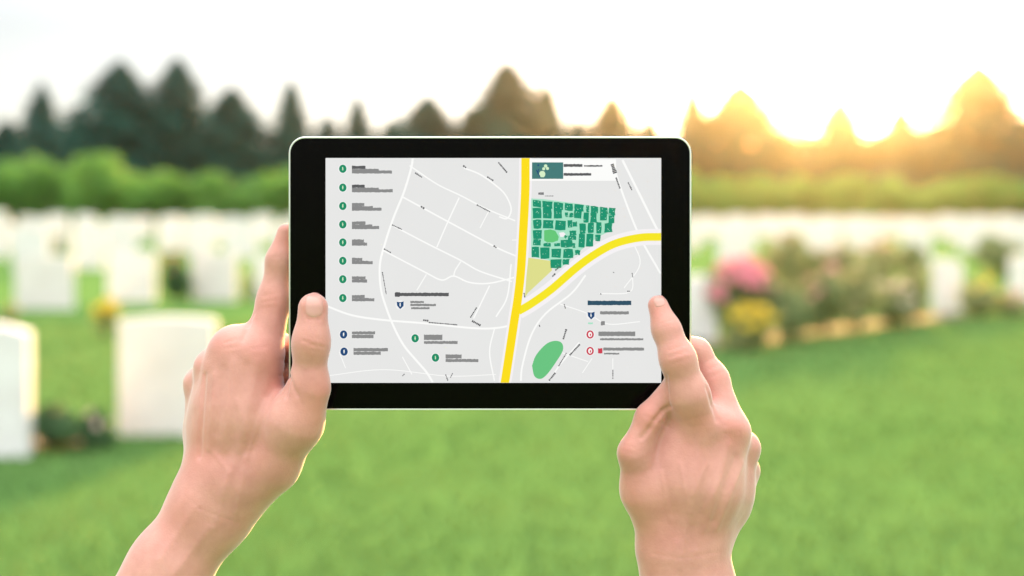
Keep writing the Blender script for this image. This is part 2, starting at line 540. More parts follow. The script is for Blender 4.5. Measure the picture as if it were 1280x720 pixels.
for (px, ty, hw, kd, dist, lab) in trees:
    base = con[int(kd[1])] if kd[0] == 'c' else brd[int(kd[1])]
    o = base if kd not in used else copy_tree(base)
    used.add(kd)
    p = at(px, ty, dist); gz0 = float(ground_z(p.x, dist))
    H = p.z - gz0
    r0 = 0.25 if kd[0] == 'c' else 0.27
    W = hw * dist / F / r0 * (1.95 if kd[0] == 'c' else 1.35)
    o.location = (p.x, dist, gz0); o.scale = (W, W * 0.9, H * 1.03); o.rotation_euler = (0, 0, random.random() * 6.28)
    tag(o, lab, 'tree', 'trees of the line behind the cemetery')
assert len(used) == 5, used
FULL = ['', 'low rounded tree at the left edge', 'slender far left conifer', 'short far left tree', 'broad dark round topped tree', 'tallest conifer on the left',
        'wide rounded left tree', 'conifer above the tablet corner', 'low tree top beside that corner', 'small narrow conifer', 'lowest tree top over the tablet',
        'wide low green conifer', 'low tree leaning on the brown tree', 'broad olive brown tree', 'olive pointed conifer', 'low tree over the yellow road',
        'small tan conifer', 'low pale tree top', 'golden brown conifer', 'wide yellow lit tree', 'low golden tree', 'yellow glowing conifer', 'low hazy tree',
        'small hazy conifer', 'low amber tree', 'big pointed orange tree', 'olive tree at the right edge', '', '', '']

for q in range(1, len(trees) - 3):
    t0, t1 = trees[q], trees[q + 1]
    px = (t0[0] + t1[0]) / 2 + 4; kd = 'b%d' % (q % 2)
    nm = FULL[q]
    o = copy_tree(brd[q % 2]); dist = 84 + (q % 3) * 1.5
    p = at(px, 164 + (q * 37) % 15, dist); gz0 = float(ground_z(p.x, dist))
    H = p.z - gz0; W = 74 * dist / F / 0.27
    o.location = (p.x, dist, gz0); o.scale = (W, W * .8, H); o.rotation_euler = (0, 0, q * 1.1)
    tag(o, 'low tree farther back right of the ' + nm, 'tree', 'trees of the farther line')

# hedge shrubs in front of the trees
shr = [make_shrub(31), make_shrub(32), make_shrub(33)]
HD = 48.0
used_s = set()
px = -150
i = 0
SHORT = ['', 'low rounded tree at the left picture edge', 'slender far left conifer', 'short tree between far left conifer and broad dark tree',
         'broad dark round topped tree on the left', 'tallest dark conifer left of the tablet', 'wide rounded tree right of the tallest left conifer',
         'conifer above the tablet\'s upper left corner'] + [''] * 10 + ['golden brown conifer at the tablet\'s upper right corner', 'wide yellow lit tree beside the tablet',
         'low golden tree in the sun glow', 'yellow glowing conifer on the right', 'low hazy tree between two glowing conifers', 'small hazy conifer left of the orange tree',
         'low amber tree beside the orange tree', 'big pointed orange tree on the right', 'olive tree at the right picture edge'] + [''] * 3
while px < 1450:
    k = i % 3
    o = shr[k] if k not in used_s else copy_tree(shr[k]); used_s.add(k)
    dist = HD + random.uniform(-0.8, 0.8)
    top = 196 if px < 130 else (214 if px < 862 else 222)
    p = at(px, top + random.uniform(-3, 5), dist); gz0 = float(ground_z(p.x, dist))
    H = p.z - gz0
    W = random.uniform(2.8, 3.3)
    o.location = (p.x, dist, gz0); o.scale = (W, W, H); o.rotation_euler = (0, 0, random.random() * 6.28)
    near = min(trees, key=lambda t: abs(t[0] - px) + (0 if -20 < t[0] < 1300 else 200))
    side = 'left of the tablet' if px < 362 else ('right of the tablet' if px > 863 else 'behind the tablet')
    if 362 <= px <= 863:
        lab = 'bright green hedge shrub hidden behind the tablet screen'
    else:
        lab = f'{"bright green" if px < 400 else "yellow green"} hedge shrub under the {SHORT[trees.index(near)]}'
    tag(o, lab, 'shrub', 'shrubs of the hedge row behind the headstones')
    px += 52 + random.uniform(-5, 6); i += 1


# ---------------------------------------------------------------- bushes, flowers
def petal_ball(r, seed, k=26):
    rr = np.random.default_rng(seed)
    u = rr.normal(size=(k, 3)); u /= np.linalg.norm(u, axis=1, keepdims=True); u[:, 2] = np.abs(u[:, 2]) * .8
    v, f = leaf_cloud(u * r * 0.7, u + 0.3 * rr.normal(size=(k, 3)), r * 0.6, 0.8)
    return v, f


def petal_mat(name, c1, c2):
    return noise_mat(name, c1, c2, scale=12, rough=0.6, trans=0.3)


M['pink'] = petal_mat('pink_petal', (0.78, 0.26, 0.34), (0.88, 0.42, 0.50))
M['yellow'] = petal_mat('yellow_petal', (0.80, 0.60, 0.04), (0.88, 0.75, 0.12))
M['pale'] = petal_mat('pale_petal', (0.75, 0.55, 0.50), (0.85, 0.72, 0.66))
M['red'] = petal_mat('dusky_red_petal', (0.45, 0.12, 0.07), (0.6, 0.22, 0.13))
M['rose'] = petal_mat('soft_rose_petal', (0.70, 0.36, 0.34), (0.8, 0.5, 0.46))


def bush(cx, cy, rpx, rpy, ybase, label, leafm, flower=None, nf=0, name='flowering_bush', cat='bush', fsize=1.0, seed=0, n=3000):
    """bush measured off the photograph: centre, half sizes and foot in photo pixels"""
    dist = (EYE) * F / (ybase - HY)
    x = (cx - HX) * dist / F
    g = float(ground_z(x, dist))
    R = rpx * dist / F
    ztop = EYE - (cy - rpy - HY) * dist / F - g
    root = empty(name, (x, dist, g))
    tag(root, label, cat, 'plants in the beds between the graves')
    mb = MB()
    for k in range(5):
        an = k * 1.3 + seed
        mb.tube([(0, 0, -0.02), (math.cos(an) * R * .25, math.sin(an) * R * .25, ztop * .4), (math.cos(an) * R * .5, math.sin(an) * R * .5, ztop * .8)], [0.012, 0.009, 0.004], 5)
    mb.obj('stem', M['bark'], root, True)
    p, nn = blob_points(n, (R / 0.9, R / 0.9, ztop * 0.6), 11, seed + 100)
    p += np.array([0, 0, ztop * 0.50]); k = p[:, 2] > 0.0; p = p[k]; nn = nn[k]
    v, f = leaf_cloud(p, nn, max(0.02, R * 0.1))
    obj('foliage', v, f, M[leafm], root)
    if flower:
        rr = np.random.default_rng(seed + 5)
        fr = R * 0.16 * fsize
        v, f = petal_ball(fr, seed)
        first = None
        for q in range(nf):
            an = rr.random() * 6.28; el = 0.15 + rr.random() * 1.2
            q0 = (math.cos(an) * math.cos(el) * R * .9, math.sin(an) * math.cos(el) * R * .9 - R * 0.15, ztop * 0.50 + math.sin(el) * ztop * .50)
            if first is None:
                first = obj('blossom', v, f, M[flower], root); b = first
            else:
                b = first.copy(); COL.objects.link(b); b.parent = root
            b.location = q0; b.rotation_euler = (0, 0, an)
    return root


B = bush
B(133, 396, 15, 20, 424, 'small yellow flowered plant above the gap left of the big headstone', 'olive', 'yellow', 12, 'flowering_bush', 'flowers', 2.4, 1, 500)
B(218, 346, 23, 28, 378, 'dark green bush with reddish blossoms between two white headstones', 'darkbush', 'red', 9, seed=2)
B(310, 354, 13, 12, 376, 'small ochre plant beside the raised left index finger', 'olive', 'yellow', 4, seed=3, n=600)
B(66, 532, 34, 22, 564, 'low dark leafy plant beside the headstone cut off by the left edge', 'darkbush', None, 0, 'low_plant', 'plant', seed=4)
B(120, 538, 26, 24, 560, 'low leafy plant with pale blossoms at the foot of the big headstone', 'darkbush', 'pale', 6, seed=5)
B(12, 390, 12, 10, 402, 'small ochre flower clump at the left picture edge', 'olive', 'yellow', 4, seed=6, n=500)
B(72, 306, 0.1 + 12, 16, 330, 'small green bush between two distant headstones on the left', 'bushleaf', seed=7, n=500)
# right-hand flower bed, nearest on the left and running away to the right
B(924, 364, 46, 36, 424, 'bush covered in pink blossoms right of the tablet', 'bushleaf', 'pink', 34, seed=8, fsize=1.2)
B(938, 408, 34, 24, 438, 'low bush of yellow flowers below the pink blossoms', 'olive', 'yellow', 22, seed=9, fsize=1.3)
B(985, 392, 32, 40, 428, 'leafy green bush right of the pink and yellow flowers', 'bushleaf', None, 0, 'leafy_bush', seed=10)
B(1030, 372, 34, 40, 420, 'green bush with a few soft rose blossoms in the bed centre', 'bushleaf', 'rose', 9, seed=11)
B(1072, 368, 32, 42, 414, 'tall olive bush in the middle of the right flower bed', 'olive', None, 0, 'leafy_bush', seed=12)
B(1112, 380, 30, 28, 408, 'rounded bush with pale pink blossoms near the right end of the bed', 'bushleaf', 'pale', 12, seed=13)
B(1142, 362, 24, 38, 402, 'upright olive bush left of the slim white headstone', 'olive', None, 0, 'leafy_bush', seed=14)
B(1226, 370, 30, 24, 396, 'round yellow green bush standing right of the slim headstone', 'olive', 'yellow', 10, seed=15, fsize=0.8)
B(1262, 378, 24, 16, 394, 'low ochre plant at the right picture edge', 'olive', 'rose', 5, seed=16)
B(985, 320, 30, 26, 366, 'brownish bush behind the pink blossoms', 'olive', 'red', 10, seed=17)
B(1040, 328, 34, 24, 366, 'pale green bush behind the green bush in the bed centre', 'bushleaf', 'pale', 8, seed=19)
B(1095, 330, 32, 26, 362, 'hazy olive bush behind the right half of the flower bed', 'olive', 'rose', 8, seed=20)
B(1140, 326, 26, 20, 358, 'small hazy bush behind the upright olive bush', 'bushleaf', None, 0, 'leafy_bush', seed=21)
B(1250, 312, 30, 18, 350, 'green bush among the distant stones at the right edge', 'bushleaf', None, 0, 'leafy_bush', seed=18)

# bed soil under the right-hand bushes
def strip(name, pts, w, mat, dz, kind):
    vs, fs = [], []
    for i, (x, y) in enumerate(pts):
        a_ = Vector(pts[max(i - 1, 0)]); b_ = Vector(pts[min(i + 1, len(pts) - 1)])
        t = (b_ - a_).normalized(); nrm = Vector((-t.y, t.x)) * w / 2
        for s_ in (-1, 1):
            X, Y = x + s_ * nrm.x, y + s_ * nrm.y
            vs.append((X, Y, float(ground_z(X, Y)) + dz))
        if i: fs.append((2 * i - 2, 2 * i - 1, 2 * i + 1, 2 * i))
    return tag(obj(name, vs, fs, mat), kind=kind)


bedpts = []
for (px_, py_) in [(880, 432), (930, 430), (985, 420), (1040, 414), (1100, 405), (1150, 399), (1200, 394)]:
    dd = EYE * F / (py_ - HY); bedpts.append(((px_ - HX) * dd / F, dd))
strip('flower_bed', bedpts, 0.5, M['soil'], 0.022, 'structure')
bedpts = []
for (px_, py_) in [(30, 556), (80, 554), (140, 550)]:
    dd = EYE * F / (py_ - HY); bedpts.append(((px_ - HX) * dd / F, dd))
strip('flower_bed', bedpts, 0.35, M['soil'], 0.022, 'structure')

# ================================================================= HAZE
hz, nt, bs = new_mat('haze_air')
nt.nodes.remove(bs)
pv = nt.nodes.new('ShaderNodeVolumePrincipled')
pv.inputs['Color'].default_value = (1.0, 0.97, 0.93, 1)
pv.inputs['Density'].default_value = 0.0006
pv.inputs['Anisotropy'].default_value = 0.96
nt.links.new(pv.outputs[0], nt.nodes['Material Output'].inputs['Volume'])
mb = MB(); box(mb, -950, 950, -100, 1550, -2, 14)
tag(mb.obj('haze', hz), kind='stuff', label='thin pale air haze glowing towards the low sun', cat='haze')

# ================================================================= TABLET
def rrect(x0, y0, x1, y1, r, n=8):
    pts = []
    for (cx, cy_, a0) in [(x1 - r, y1 - r, 0), (x0 + r, y1 - r, 90), (x0 + r, y0 + r, 180), (x1 - r, y0 + r, 270)]:
        for k in range(n + 1):
            a_ = math.radians(a0 + 90 * k / n)
            pts.append((cx + r * math.cos(a_), cy_ + r * math.sin(a_)))
    return pts


TC = at(612.5, 341.5, DT)      # centre of the front glass
tablet = empty('tablet', (TC.x, TC.y, TC.z))
tag(tablet, 'black framed tablet computer with silver rim showing a street map, held in both hands', 'tablet')


def T(px, py, lift=0.0):
    """photo pixel on the glass -> tablet local (lift in mm towards the viewer)"""
    return ((px - 612.5) * S, -lift * 0.001, -(py - 341.5) * S)


def loop_extrude(name, outlines, mat, parent, smooth=False):
    """outlines: list of (pts, lift_mm) from front to back"""
    vs, fs = [], []
    m_ = len(outlines[0][0])
    for pts, lf in outlines:
        vs += [T(x, y, lf) for x, y in pts]
    for L_ in range(len(outlines) - 1):
        for i in range(m_):
            j = (i + 1) % m_
            fs.append((L_ * m_ + i, L_ * m_ + j, (L_ + 1) * m_ + j, (L_ + 1) * m_ + i))
    fs.append(tuple(range(m_))[::-1]); fs.append(tuple((len(outlines) - 1) * m_ + i for i in range(m_)))
    return obj(name, vs, fs, mat, parent, smooth)


m, nt, bs = new_mat('brushed_aluminium')
bs.inputs['Base Color'].default_value = (0.86, 0.86, 0.87, 1); bs.inputs['Metallic'].default_value = 0.85
bs.inputs['Roughness'].default_value = 0.35
nz = nt.nodes.new('ShaderNodeTexNoise'); nz.inputs['Scale'].default_value = 400
bp = nt.nodes.new('ShaderNodeBump'); bp.inputs['Strength'].default_value = 0.03
nt.links.new(nz.outputs['Fac'], bp.inputs['Height']); nt.links.new(bp.outputs['Normal'], bs.inputs['Normal'])
M['alu'] = m
m, nt, bs = new_mat('black_glass')
nz = nt.nodes.new('ShaderNodeTexNoise'); nz.inputs['Scale'].default_value = 30
rp = nt.nodes.new('ShaderNodeMapRange'); rp.inputs['To Min'].default_value = 0.12; rp.inputs['To Max'].default_value = 0.25
nt.links.new(nz.outputs['Fac'], rp.inputs['Value']); nt.links.new(rp.outputs['Result'], bs.inputs['Roughness'])
bs.inputs['Base Color'].default_value = (0.0015, 0.0012, 0.0012, 1)
bs.inputs['Specular IOR Level'].default_value = 0.06
M['glass'] = m

X0, Y0, X1, Y1 = 360.5, 170.5, 864.5, 513.0
def o_(ins): return rrect(X0 + ins, Y0 + ins, X1 - ins, Y1 - ins, 21 - ins)
loop_extrude('case', [(o_(2.2), -0.15), (o_(0.9), -0.05), (o_(0.0), -0.7), (o_(0.0), -3.5), (o_(2.5), -6.2), (o_(8), -7.5)], M['alu'], tablet, False)
loop_extrude('bezel', [(o_(2.6), 0.05), (o_(2.3), -0.03), (o_(2.3), -0.4)], M['glass'], tablet)
# camera dot and home button on the bezel are not visible in the photograph

# ---- display
def flat(name, polys, mat, parent, lift):
    """polys: list of point lists (photo px)"""
    vs, fs = [], []
    for p in polys:
        n = len(vs)
        ar = sum(p[i][0] * p[(i + 1) % len(p)][1] - p[(i + 1) % len(p)][0] * p[i][1] for i in range(len(p)))
        if ar < 0: p = p[::-1]
        vs += [T(x, y, lift) for x, y in p]
        fs.append(tuple(range(n, n + len(p))))
    return obj(name, vs, fs, mat, parent)


def smooth_line(pts, k=6):
    if len(pts) < 3: return pts
    P = [np.array(p, float) for p in pts]
    P = [2 * P[0] - P[1]] + P + [2 * P[-1] - P[-2]]
    out_ = []
    for i in range(1, len(P) - 2):
        for j in range(k):
            t = j / k
            a_, b_, c_, d_ = P[i - 1:i + 3]
            out_.append(tuple(0.5 * ((2 * b_) + (-a_ + c_) * t + (2 * a_ - 5 * b_ + 4 * c_ - d_) * t * t + (-a_ + 3 * b_ - 3 * c_ + d_) * t ** 3)))
    out_.append(tuple(P[-2]))
    return out_


SX0, SY0, SX1, SY1 = 407, 197.5, 826.5, 478.5
def clampp(p): return (min(max(p[0], SX0 + .2), SX1 - .2), min(max(p[1], SY0 + .2), SY1 - .2))


def road_polys(pts, w):
    pts = smooth_line(pts)
    L_, R_ = [], []
    for i, p in enumerate(pts):
        a_ = np.array(pts[max(i - 1, 0)]); b_ = np.array(pts[min(i + 1, len(pts) - 1)])
        t = (b_ - a_); t = t / (np.linalg.norm(t) + 1e-9); n_ = np.array([-t[1], t[0]]) * w / 2
        L_.append(clampp(tuple(np.array(p) + n_))); R_.append(clampp(tuple(np.array(p) - n_)))
    return [[L_[i], L_[i + 1], R_[i + 1], R_[i]] for i in range(len(pts) - 1)]


C = {k: screen_mat('display_' + k, c) for k, c in dict(
    ground=(231, 231, 230), white=(252, 252, 250), faint=(243, 243, 243), yellow=(252, 222, 14), yellow2=(246, 230, 30),
    casing=(246, 242, 244), green=(18, 146, 110), mint=(170, 228, 200), park=(104, 196, 128), field=(222, 222, 140),
    teal=(66, 122, 120), navy=(30, 72, 120), red=(205, 60, 80), icon=(20, 140, 100), grey=(138, 138, 138),
    dark=(90, 90, 92), heading=(40, 78, 100), plotpark=(100, 200, 120), pale=(214, 240, 200)).items()}
screen = flat('screen', [rrect(SX0, SY0, SX1, SY1, 0.6, 2)], C['ground'], tablet, 0.10)
def sub(name, polys, c, lift): return flat(name, polys, C[c], screen, lift)

thin = [
    ([(516, 198), (514, 210), (505, 240), (492, 272), (482, 302), (475, 330), (476, 360), (483, 385), (493, 410), (505, 432), (520, 450), (533, 465), (541, 478)], 2.6),
    ([(407, 382), (440, 394), (480, 400), (530, 404), (590, 410), (620, 410), (646, 405)], 2.4),
    ([(503, 246), (560, 277), (620, 309), (645, 320)], 1.9),
    ([(491, 282), (535, 305), (575, 325), (600, 339), (640, 352)], 1.8),
    ([(512, 207), (546, 230), (575, 244), (608, 261), (644, 276)], 1.6),
    ([(479, 313), (529, 339), (552, 350), (567, 345), (587, 353), (612, 354), (646, 346)], 1.8),
    ([(574, 247), (560, 277), (546, 309)], 1.6), ([(576, 327), (569, 338), (567, 346)], 1.5),
    ([(612, 357), (592, 398)], 1.6), ([(533, 343), (521, 363)], 1.3),
    ([(580, 210), (600, 218), (620, 232), (632, 244), (639, 261), (634, 273), (624, 271)], 1.8),
    ([(768, 205), (773, 227), (797, 290), (820, 332), (826, 342)], 2.4), ([(778, 200), (800, 244), (820, 284), (826, 292)], 2.8),
    ([(732, 344), (714, 367), (682, 392), (664, 419), (653, 457), (651, 476)], 2.2),
    ([(724, 428), (700, 456), (686, 477)], 1.6), ([(639, 330), (634, 371), (620, 396)], 1.8),
    ([(618, 411), (612, 440), (618, 476)], 1.6), ([(791, 344), (787, 365), (749, 367)], 1.2),
    ([(503, 446), (515, 468)], 1.2), ([(424, 440), (432, 460)], 1.0), ([(766, 448), (766, 474)], 1.0),
    ([(700, 380), (735, 392), (760, 405), (800, 402)], 1.1), ([(740, 448), (728, 466)], 1.0),
    ([(600, 285), (612, 262)], 1.2), ([(660, 300), (640, 300)], 1.0), ([(700, 440), (735, 452)], 1.0),
    ([(407, 470), (480, 462), (560, 470), (620, 468)], 0.9), ([(790, 300), (800, 330), (780, 360)], 1.2),
]
P_ = []
for pts, wd_ in thin: P_ += road_polys(pts, wd_)
sub('side_streets', P_, 'white', 0.15)
Y1p = [(657, 197), (656.5, 240), (654, 290), (651, 340), (647, 375), (643, 400), (637, 440), (631, 479)]
Y2p = [(648, 389), (665, 379), (690, 361), (720, 335), (745, 317), (770, 304), (800, 297), (827, 296)]
sub('road_casing', road_polys(Y1p, 16) , 'casing', 0.19)
sub('road_casing', road_polys(Y2p, 20), 'casing', 0.21)
sub('yellow_road', road_polys(Y2p, 9.6), 'yellow2', 0.25)
sub('yellow_road', road_polys(Y1p, 10.6), 'yellow', 0.29)
sub('green_field', [[(660.5, 322), (688, 326), (690, 338), (675, 352), (660, 366), (656, 372), (658, 345)]], 'field', 0.24)
pond = smooth_line([(665, 457), (670, 444), (682, 430.5), (693, 426), (702, 428.5), (703.5, 438), (695, 452.5), (684.5, 467), (676, 473.5), (668, 470), (665, 457)], 5)[:-1]
sub('park_area', [pond], 'park', 0.24)
sub('plot_ground', [[(664, 248), (680, 249), (725, 255), (768, 262), (769, 268), (764, 288), (748, 296), (732, 308), (716, 321), (702, 334), (697, 337), (688, 334), (686, 325), (664, 321)]], 'mint', 0.22)
zb = []
def zq(x0, x1, y0, y1, sl=0.0):
    j = lambda: random.uniform(-3, 3)
    a_ = sl * (x0 - 65); b_ = sl * (x1 - 65)
    q = [(x0 + j(), y0 + a_ + j()), ((x0 + x1) / 2, y0 + (a_ + b_) / 2 + j() - 2), (x1 + j(), y0 + b_ + j()), (x1 + j(), (y0 + y1) / 2 + b_), (x1 + j(), y1 + b_ + j()), ((x0 + x1) / 2, y1 + (a_ + b_) / 2 + j() + 1), (x0 + j(), y1 + a_ + j()), (x0 + j() * .5, (y0 + y1) / 2 + a_)]
    mx_ = sum(p[0] for p in q) / 8; my_ = sum(p[1] for p in q) / 8
    zb.append([(655 + (mx_ + (X - mx_) * 1.1) / 5.76, 235 + (my_ + (Y - my_) * 1.1) / 5.76) for X, Y in q])
for a_ in [(65, 120), (135, 200), (215, 280), (295, 350), (365, 425), (448, 468), (485, 530), (550, 600), (612, 655)]: zq(a_[0], a_[1], 88, 132, 0.105)
for a_ in [(65, 122, 150, 215), (138, 195, 148, 215), (218, 270, 150, 215), (295, 318, 178, 208), (328, 352, 182, 208), (362, 412, 160, 215), (430, 465, 180, 245), (480, 520, 185, 245), (550, 595, 190, 232), (612, 650, 200, 250),
           (70, 122, 232, 290), (142, 208, 235, 288), (228, 295, 238, 300), (315, 345, 235, 282), (352, 380, 245, 275), (402, 442, 262, 328), (460, 502, 255, 318), (520, 556, 250, 322), (582, 632, 258, 316),
           (68, 125, 305, 362), (330, 375, 310, 338), (320, 372, 345, 372), (292, 310, 342, 362), (395, 435, 335, 422), (450, 495, 335, 418), (515, 548, 340, 378),
           (68, 118, 372, 412), (142, 188, 398, 418), (220, 258, 400, 420), (268, 345, 378, 424), (350, 368, 400, 428),
           (58, 108, 430, 495), (120, 180, 432, 505), (200, 262, 442, 498), (285, 350, 442, 498), (370, 403, 450, 480), (192, 265, 515, 575), (280, 325, 515, 550)]: zq(*a_)
sub('plot_blocks', zb, 'green', 0.27)
sp = []
for q in zb:
    cx = sum(p[0] for p in q) / 8; cy_ = sum(p[1] for p in q) / 8
    for k in range(3):
        x = cx + random.uniform(-3.4, 3.4); y = cy_ + random.uniform(-3.4, 3.4); s_ = random.uniform(.3, .7)
        sp.append([(x - s_, y - s_ * .8), (x + s_, y - s_ * .5), (x + s_ * .7, y + s_), (x - s_, y + s_ * .6)])
sub('plot_paths', sp, 'mint', 0.31)
sub('park_area', [[(655 + X / 5.76, 235 + Y / 5.76) for X, Y in [(145, 305), (190, 298), (225, 308), (250, 350), (245, 378), (205, 392), (165, 390), (145, 378)]]], 'plotpark', 0.30)
sub('plot_paths', [[(655 + X / 5.76, 235 + Y / 5.76) for X, Y in [(252, 322), (285, 318), (300, 332), (282, 352), (262, 352)]]], 'casing', 0.33)

# title banner
sub('title_panel', [[(662, 199), (770, 199), (770, 226), (662, 226)]], 'white', 0.32)
sub('title_banner', [[(665, 203), (704, 203), (704, 223.6), (665, 223.6)]], 'teal', 0.35)
def disc(cx, cy_, r, ry=None, n=14, ph=0): return [(cx + r * math.cos(2 * math.pi * k / n + ph), cy_ + (ry or r) * math.sin(2 * math.pi * k / n + ph)) for k in range(n)]
sub('emblem', [disc(682, 207.5, 2.1), disc(679.6, 211, 1.9), disc(684.3, 210.6, 1.9), disc(677.8, 217.5, 3.9), [(674, 219), (681.5, 219), (680, 221.5), (676, 221.5)]], 'pale', 0.38)
sub('emblem', [disc(672.8, 206.5, 1.2), [(670, 213), (671, 212), (675.5, 220.5), (674.4, 221)], [(671.5, 217), (672.6, 216.4), (674, 211), (673, 211)]], 'navy', 0.385)


def word_bar(x0, x1, y, h):
    """a line of tiny unreadable print: a bar with a ragged top, as the photo resolves it"""
    top, bot = [], []
    n = max(3, int((x1 - x0) / 1.6))
    for i in range(n + 1):
        x = x0 + (x1 - x0) * i / n
        top.append((x, y - h / 2 + random.uniform(-.35, .35))); bot.append((x, y + h / 2 + random.uniform(-.25, .25)))
    return [[top[i], top[i + 1], bot[i + 1], bot[i]] for i in range(n)]


def bars(name, lst, c='grey', lift=0.34):
    p = []
    for (x0, x1, y, h) in lst: p += word_bar(x0, x1, y, h * 1.25)
    return sub(name, p, c, lift)


bars('title_text', [(704.5, 728, 206.8, 2.8), (730, 753, 207.4, 1.6)], 'dark', 0.36)
bars('title_text', [(704.5, 739, 218, 2.6)], 'dark', 0.36)


def pin(cx, cy_, kind):
    c = {'g': 'icon', 'b': 'navy', 'r': 'red', 's': 'navy'}[kind]
    sub('icon_halo', [disc(cx, cy_, 6.0, 6.0)], 'faint', 0.335)
    if kind == 's':
        o = sub('map_icon', [[(cx - 4.4, cy_ - 4), (cx, cy_ - 3.2), (cx + 4.4, cy_ - 4.4), (cx + 4.2, cy_ + 1.5), (cx, cy_ + 5.4), (cx - 3.8, cy_ + 1)]], c, 0.35)
    else:
        o = sub('map_icon', [disc(cx, cy_, 4.7, 5.2)], c, 0.35)
    if kind == 'r':
        sub('icon_mark', [disc(cx, cy_, 2.5, 3.3)], 'white', 0.37)
        sub('icon_mark', [[(cx - .2, cy_ - 1.2), (cx + 1.3, cy_ - .6), (cx + .6, cy_ + 2.6), (cx - .6, cy_ + 1)]], 'red', 0.38)
    else:
        t_ = random.uniform(-.4, .4)
        sub('icon_mark', [[(cx - .8, cy_ - 2.1), (cx + .6 + t_, cy_ - 2.4), (cx + .4, cy_ + 2.3), (cx - .4, cy_ + 2.1)], [(cx - 1.1, cy_ + .2), (cx + 1.0, cy_ - .1), (cx + .9, cy_ + .7), (cx - 1.0, cy_ + .8)]], 'pale' if kind == 'g' else 'white', 0.37)
    return o


L1 = [(211, 457, 490), (234.5, 456, 491), (257.5, 455.5, 477), (280.5, 457, 474), (303, 455, 459), (326, 453, 466), (349, 457, 459), (372.5, 456, 468)]
for (y, xa, xb) in L1:
    pin(428.6, y, 'g')
    bars('legend_text', [(440, xa, y - 1.8, 3.0)], 'dark' if y < 240 else 'grey')
    bars('legend_text', [(440, xb, y + 4.0 if y < 300 else y + 2.2, 3.0), (440, (xb + xa) / 2, y + 1.6, 2.4)])
pin(429.6, 418, 'b'); bars('legend_text', [(440, 469, 416, 2.8), (440, 467, 420.5, 3.4)])
pin(430.2, 439.4, 'b'); bars('legend_text', [(442, 485, 437, 3.2), (442, 476, 441.5, 3.0)])
bars('legend_heading', [(493.5, 561, 368, 3.4), (494, 500, 368, 4.6)], 'dark')
pin(500.3, 381, 's'); bars('legend_text', [(513, 530, 377.4, 2), (513, 545, 381.2, 2.2), (514, 537, 385.2, 2)])
pin(519, 422.8, 'g'); bars('legend_text', [(530, 553, 421.5, 5.4), (530, 572, 428, 2.8)])
pin(544.4, 447, 'g'); bars('legend_text', [(557, 577, 445.5, 4), (557, 598, 450.5, 3)])
bars('legend_heading', [(734.5, 789, 378.6, 4.4)], 'heading')
pin(738.8, 394, 's'); bars('legend_text', [(750, 786, 391, 3.0)])
bars('legend_text', [(735, 741, 404, 1.6)], 'mint'); bars('legend_text', [(751, 756, 404, 4)])
pin(737.6, 418, 'r'); bars('legend_text', [(748, 794, 417.2, 4.4), (750, 804, 424, 2.0)])
pin(737.6, 438.6, 'r'); bars('legend_text', [(754, 805, 436.3, 2.9), (755, 774, 442, 1.6)])
bars('legend_text', [(747.5, 753, 438.5, 5)], 'red')

# street names: small slanted dark dashes
dash = []
def dsh(x0, y0, x1, y1, w_):
    dash.clear()
    t = np.array([x1 - x0, y1 - y0], float); l_ = np.linalg.norm(t); t /= l_; n_ = np.array([-t[1], t[0]])
    k = max(1, int(l_ / 2.0))
    for i in range(k):
        a_ = np.array([x0, y0]) + t * l_ * i / k; b_ = a_ + t * l_ / k * 0.82
        ww = w_ * random.uniform(.6, 1.1) / 2
        dash.append([tuple(a_ + n_ * ww), tuple(b_ + n_ * ww), tuple(b_ - n_ * ww), tuple(a_ - n_ * ww)])
for a_ in [(519, 216, 528, 222, 1.8), (579, 207, 583, 210, 2.4), (609, 221, 617, 226, 2), (526, 258, 531, 261, 2.2), (596, 256, 613, 265, 1.8), (490, 281, 503, 287, 1.6), (480, 311, 489, 316, 1.6), (617, 307, 621, 310, 2),
           (478, 340, 483, 368, 1.3), (529, 400, 536, 401, 2.6), (536, 403, 572, 406, 1.6), (588, 397, 596, 384, 1.6), (590, 401, 601, 407, 2.6), (673, 242, 680, 242, 3), (681, 245, 692, 245, 1),
           (623, 203, 634, 216, 2), (765, 205, 769, 217, 5), (770, 222, 775, 236, 2.4), (785, 228, 790, 238, 1.8), (694, 342, 690, 346, 2), (694, 338, 700, 333, 2), (655, 366, 656, 372, 1.6),
           (704, 424, 708, 411, 2.6), (712, 444, 725, 430, 2), (708, 441, 698, 458, 1.4), (694, 466, 686, 476, 2.2), (705, 380, 707, 386, 1.5), (790, 341, 791, 347, 1.4), (674, 406, 675, 409, 1.6), (766, 462, 766, 474, 1.3), (750, 367, 752, 368, 1.5),
           (557, 468, 560, 476, 1.4), (563, 472, 566, 466, 1.4), (408, 461, 410, 464, 1.5), (503, 470, 506, 467, 1.4), (766, 340, 768, 341, 1), (784, 364, 788, 364, 1.4)]:
    dsh(*a_)
    sub('street_name', list(dash), 'dark', 0.34)

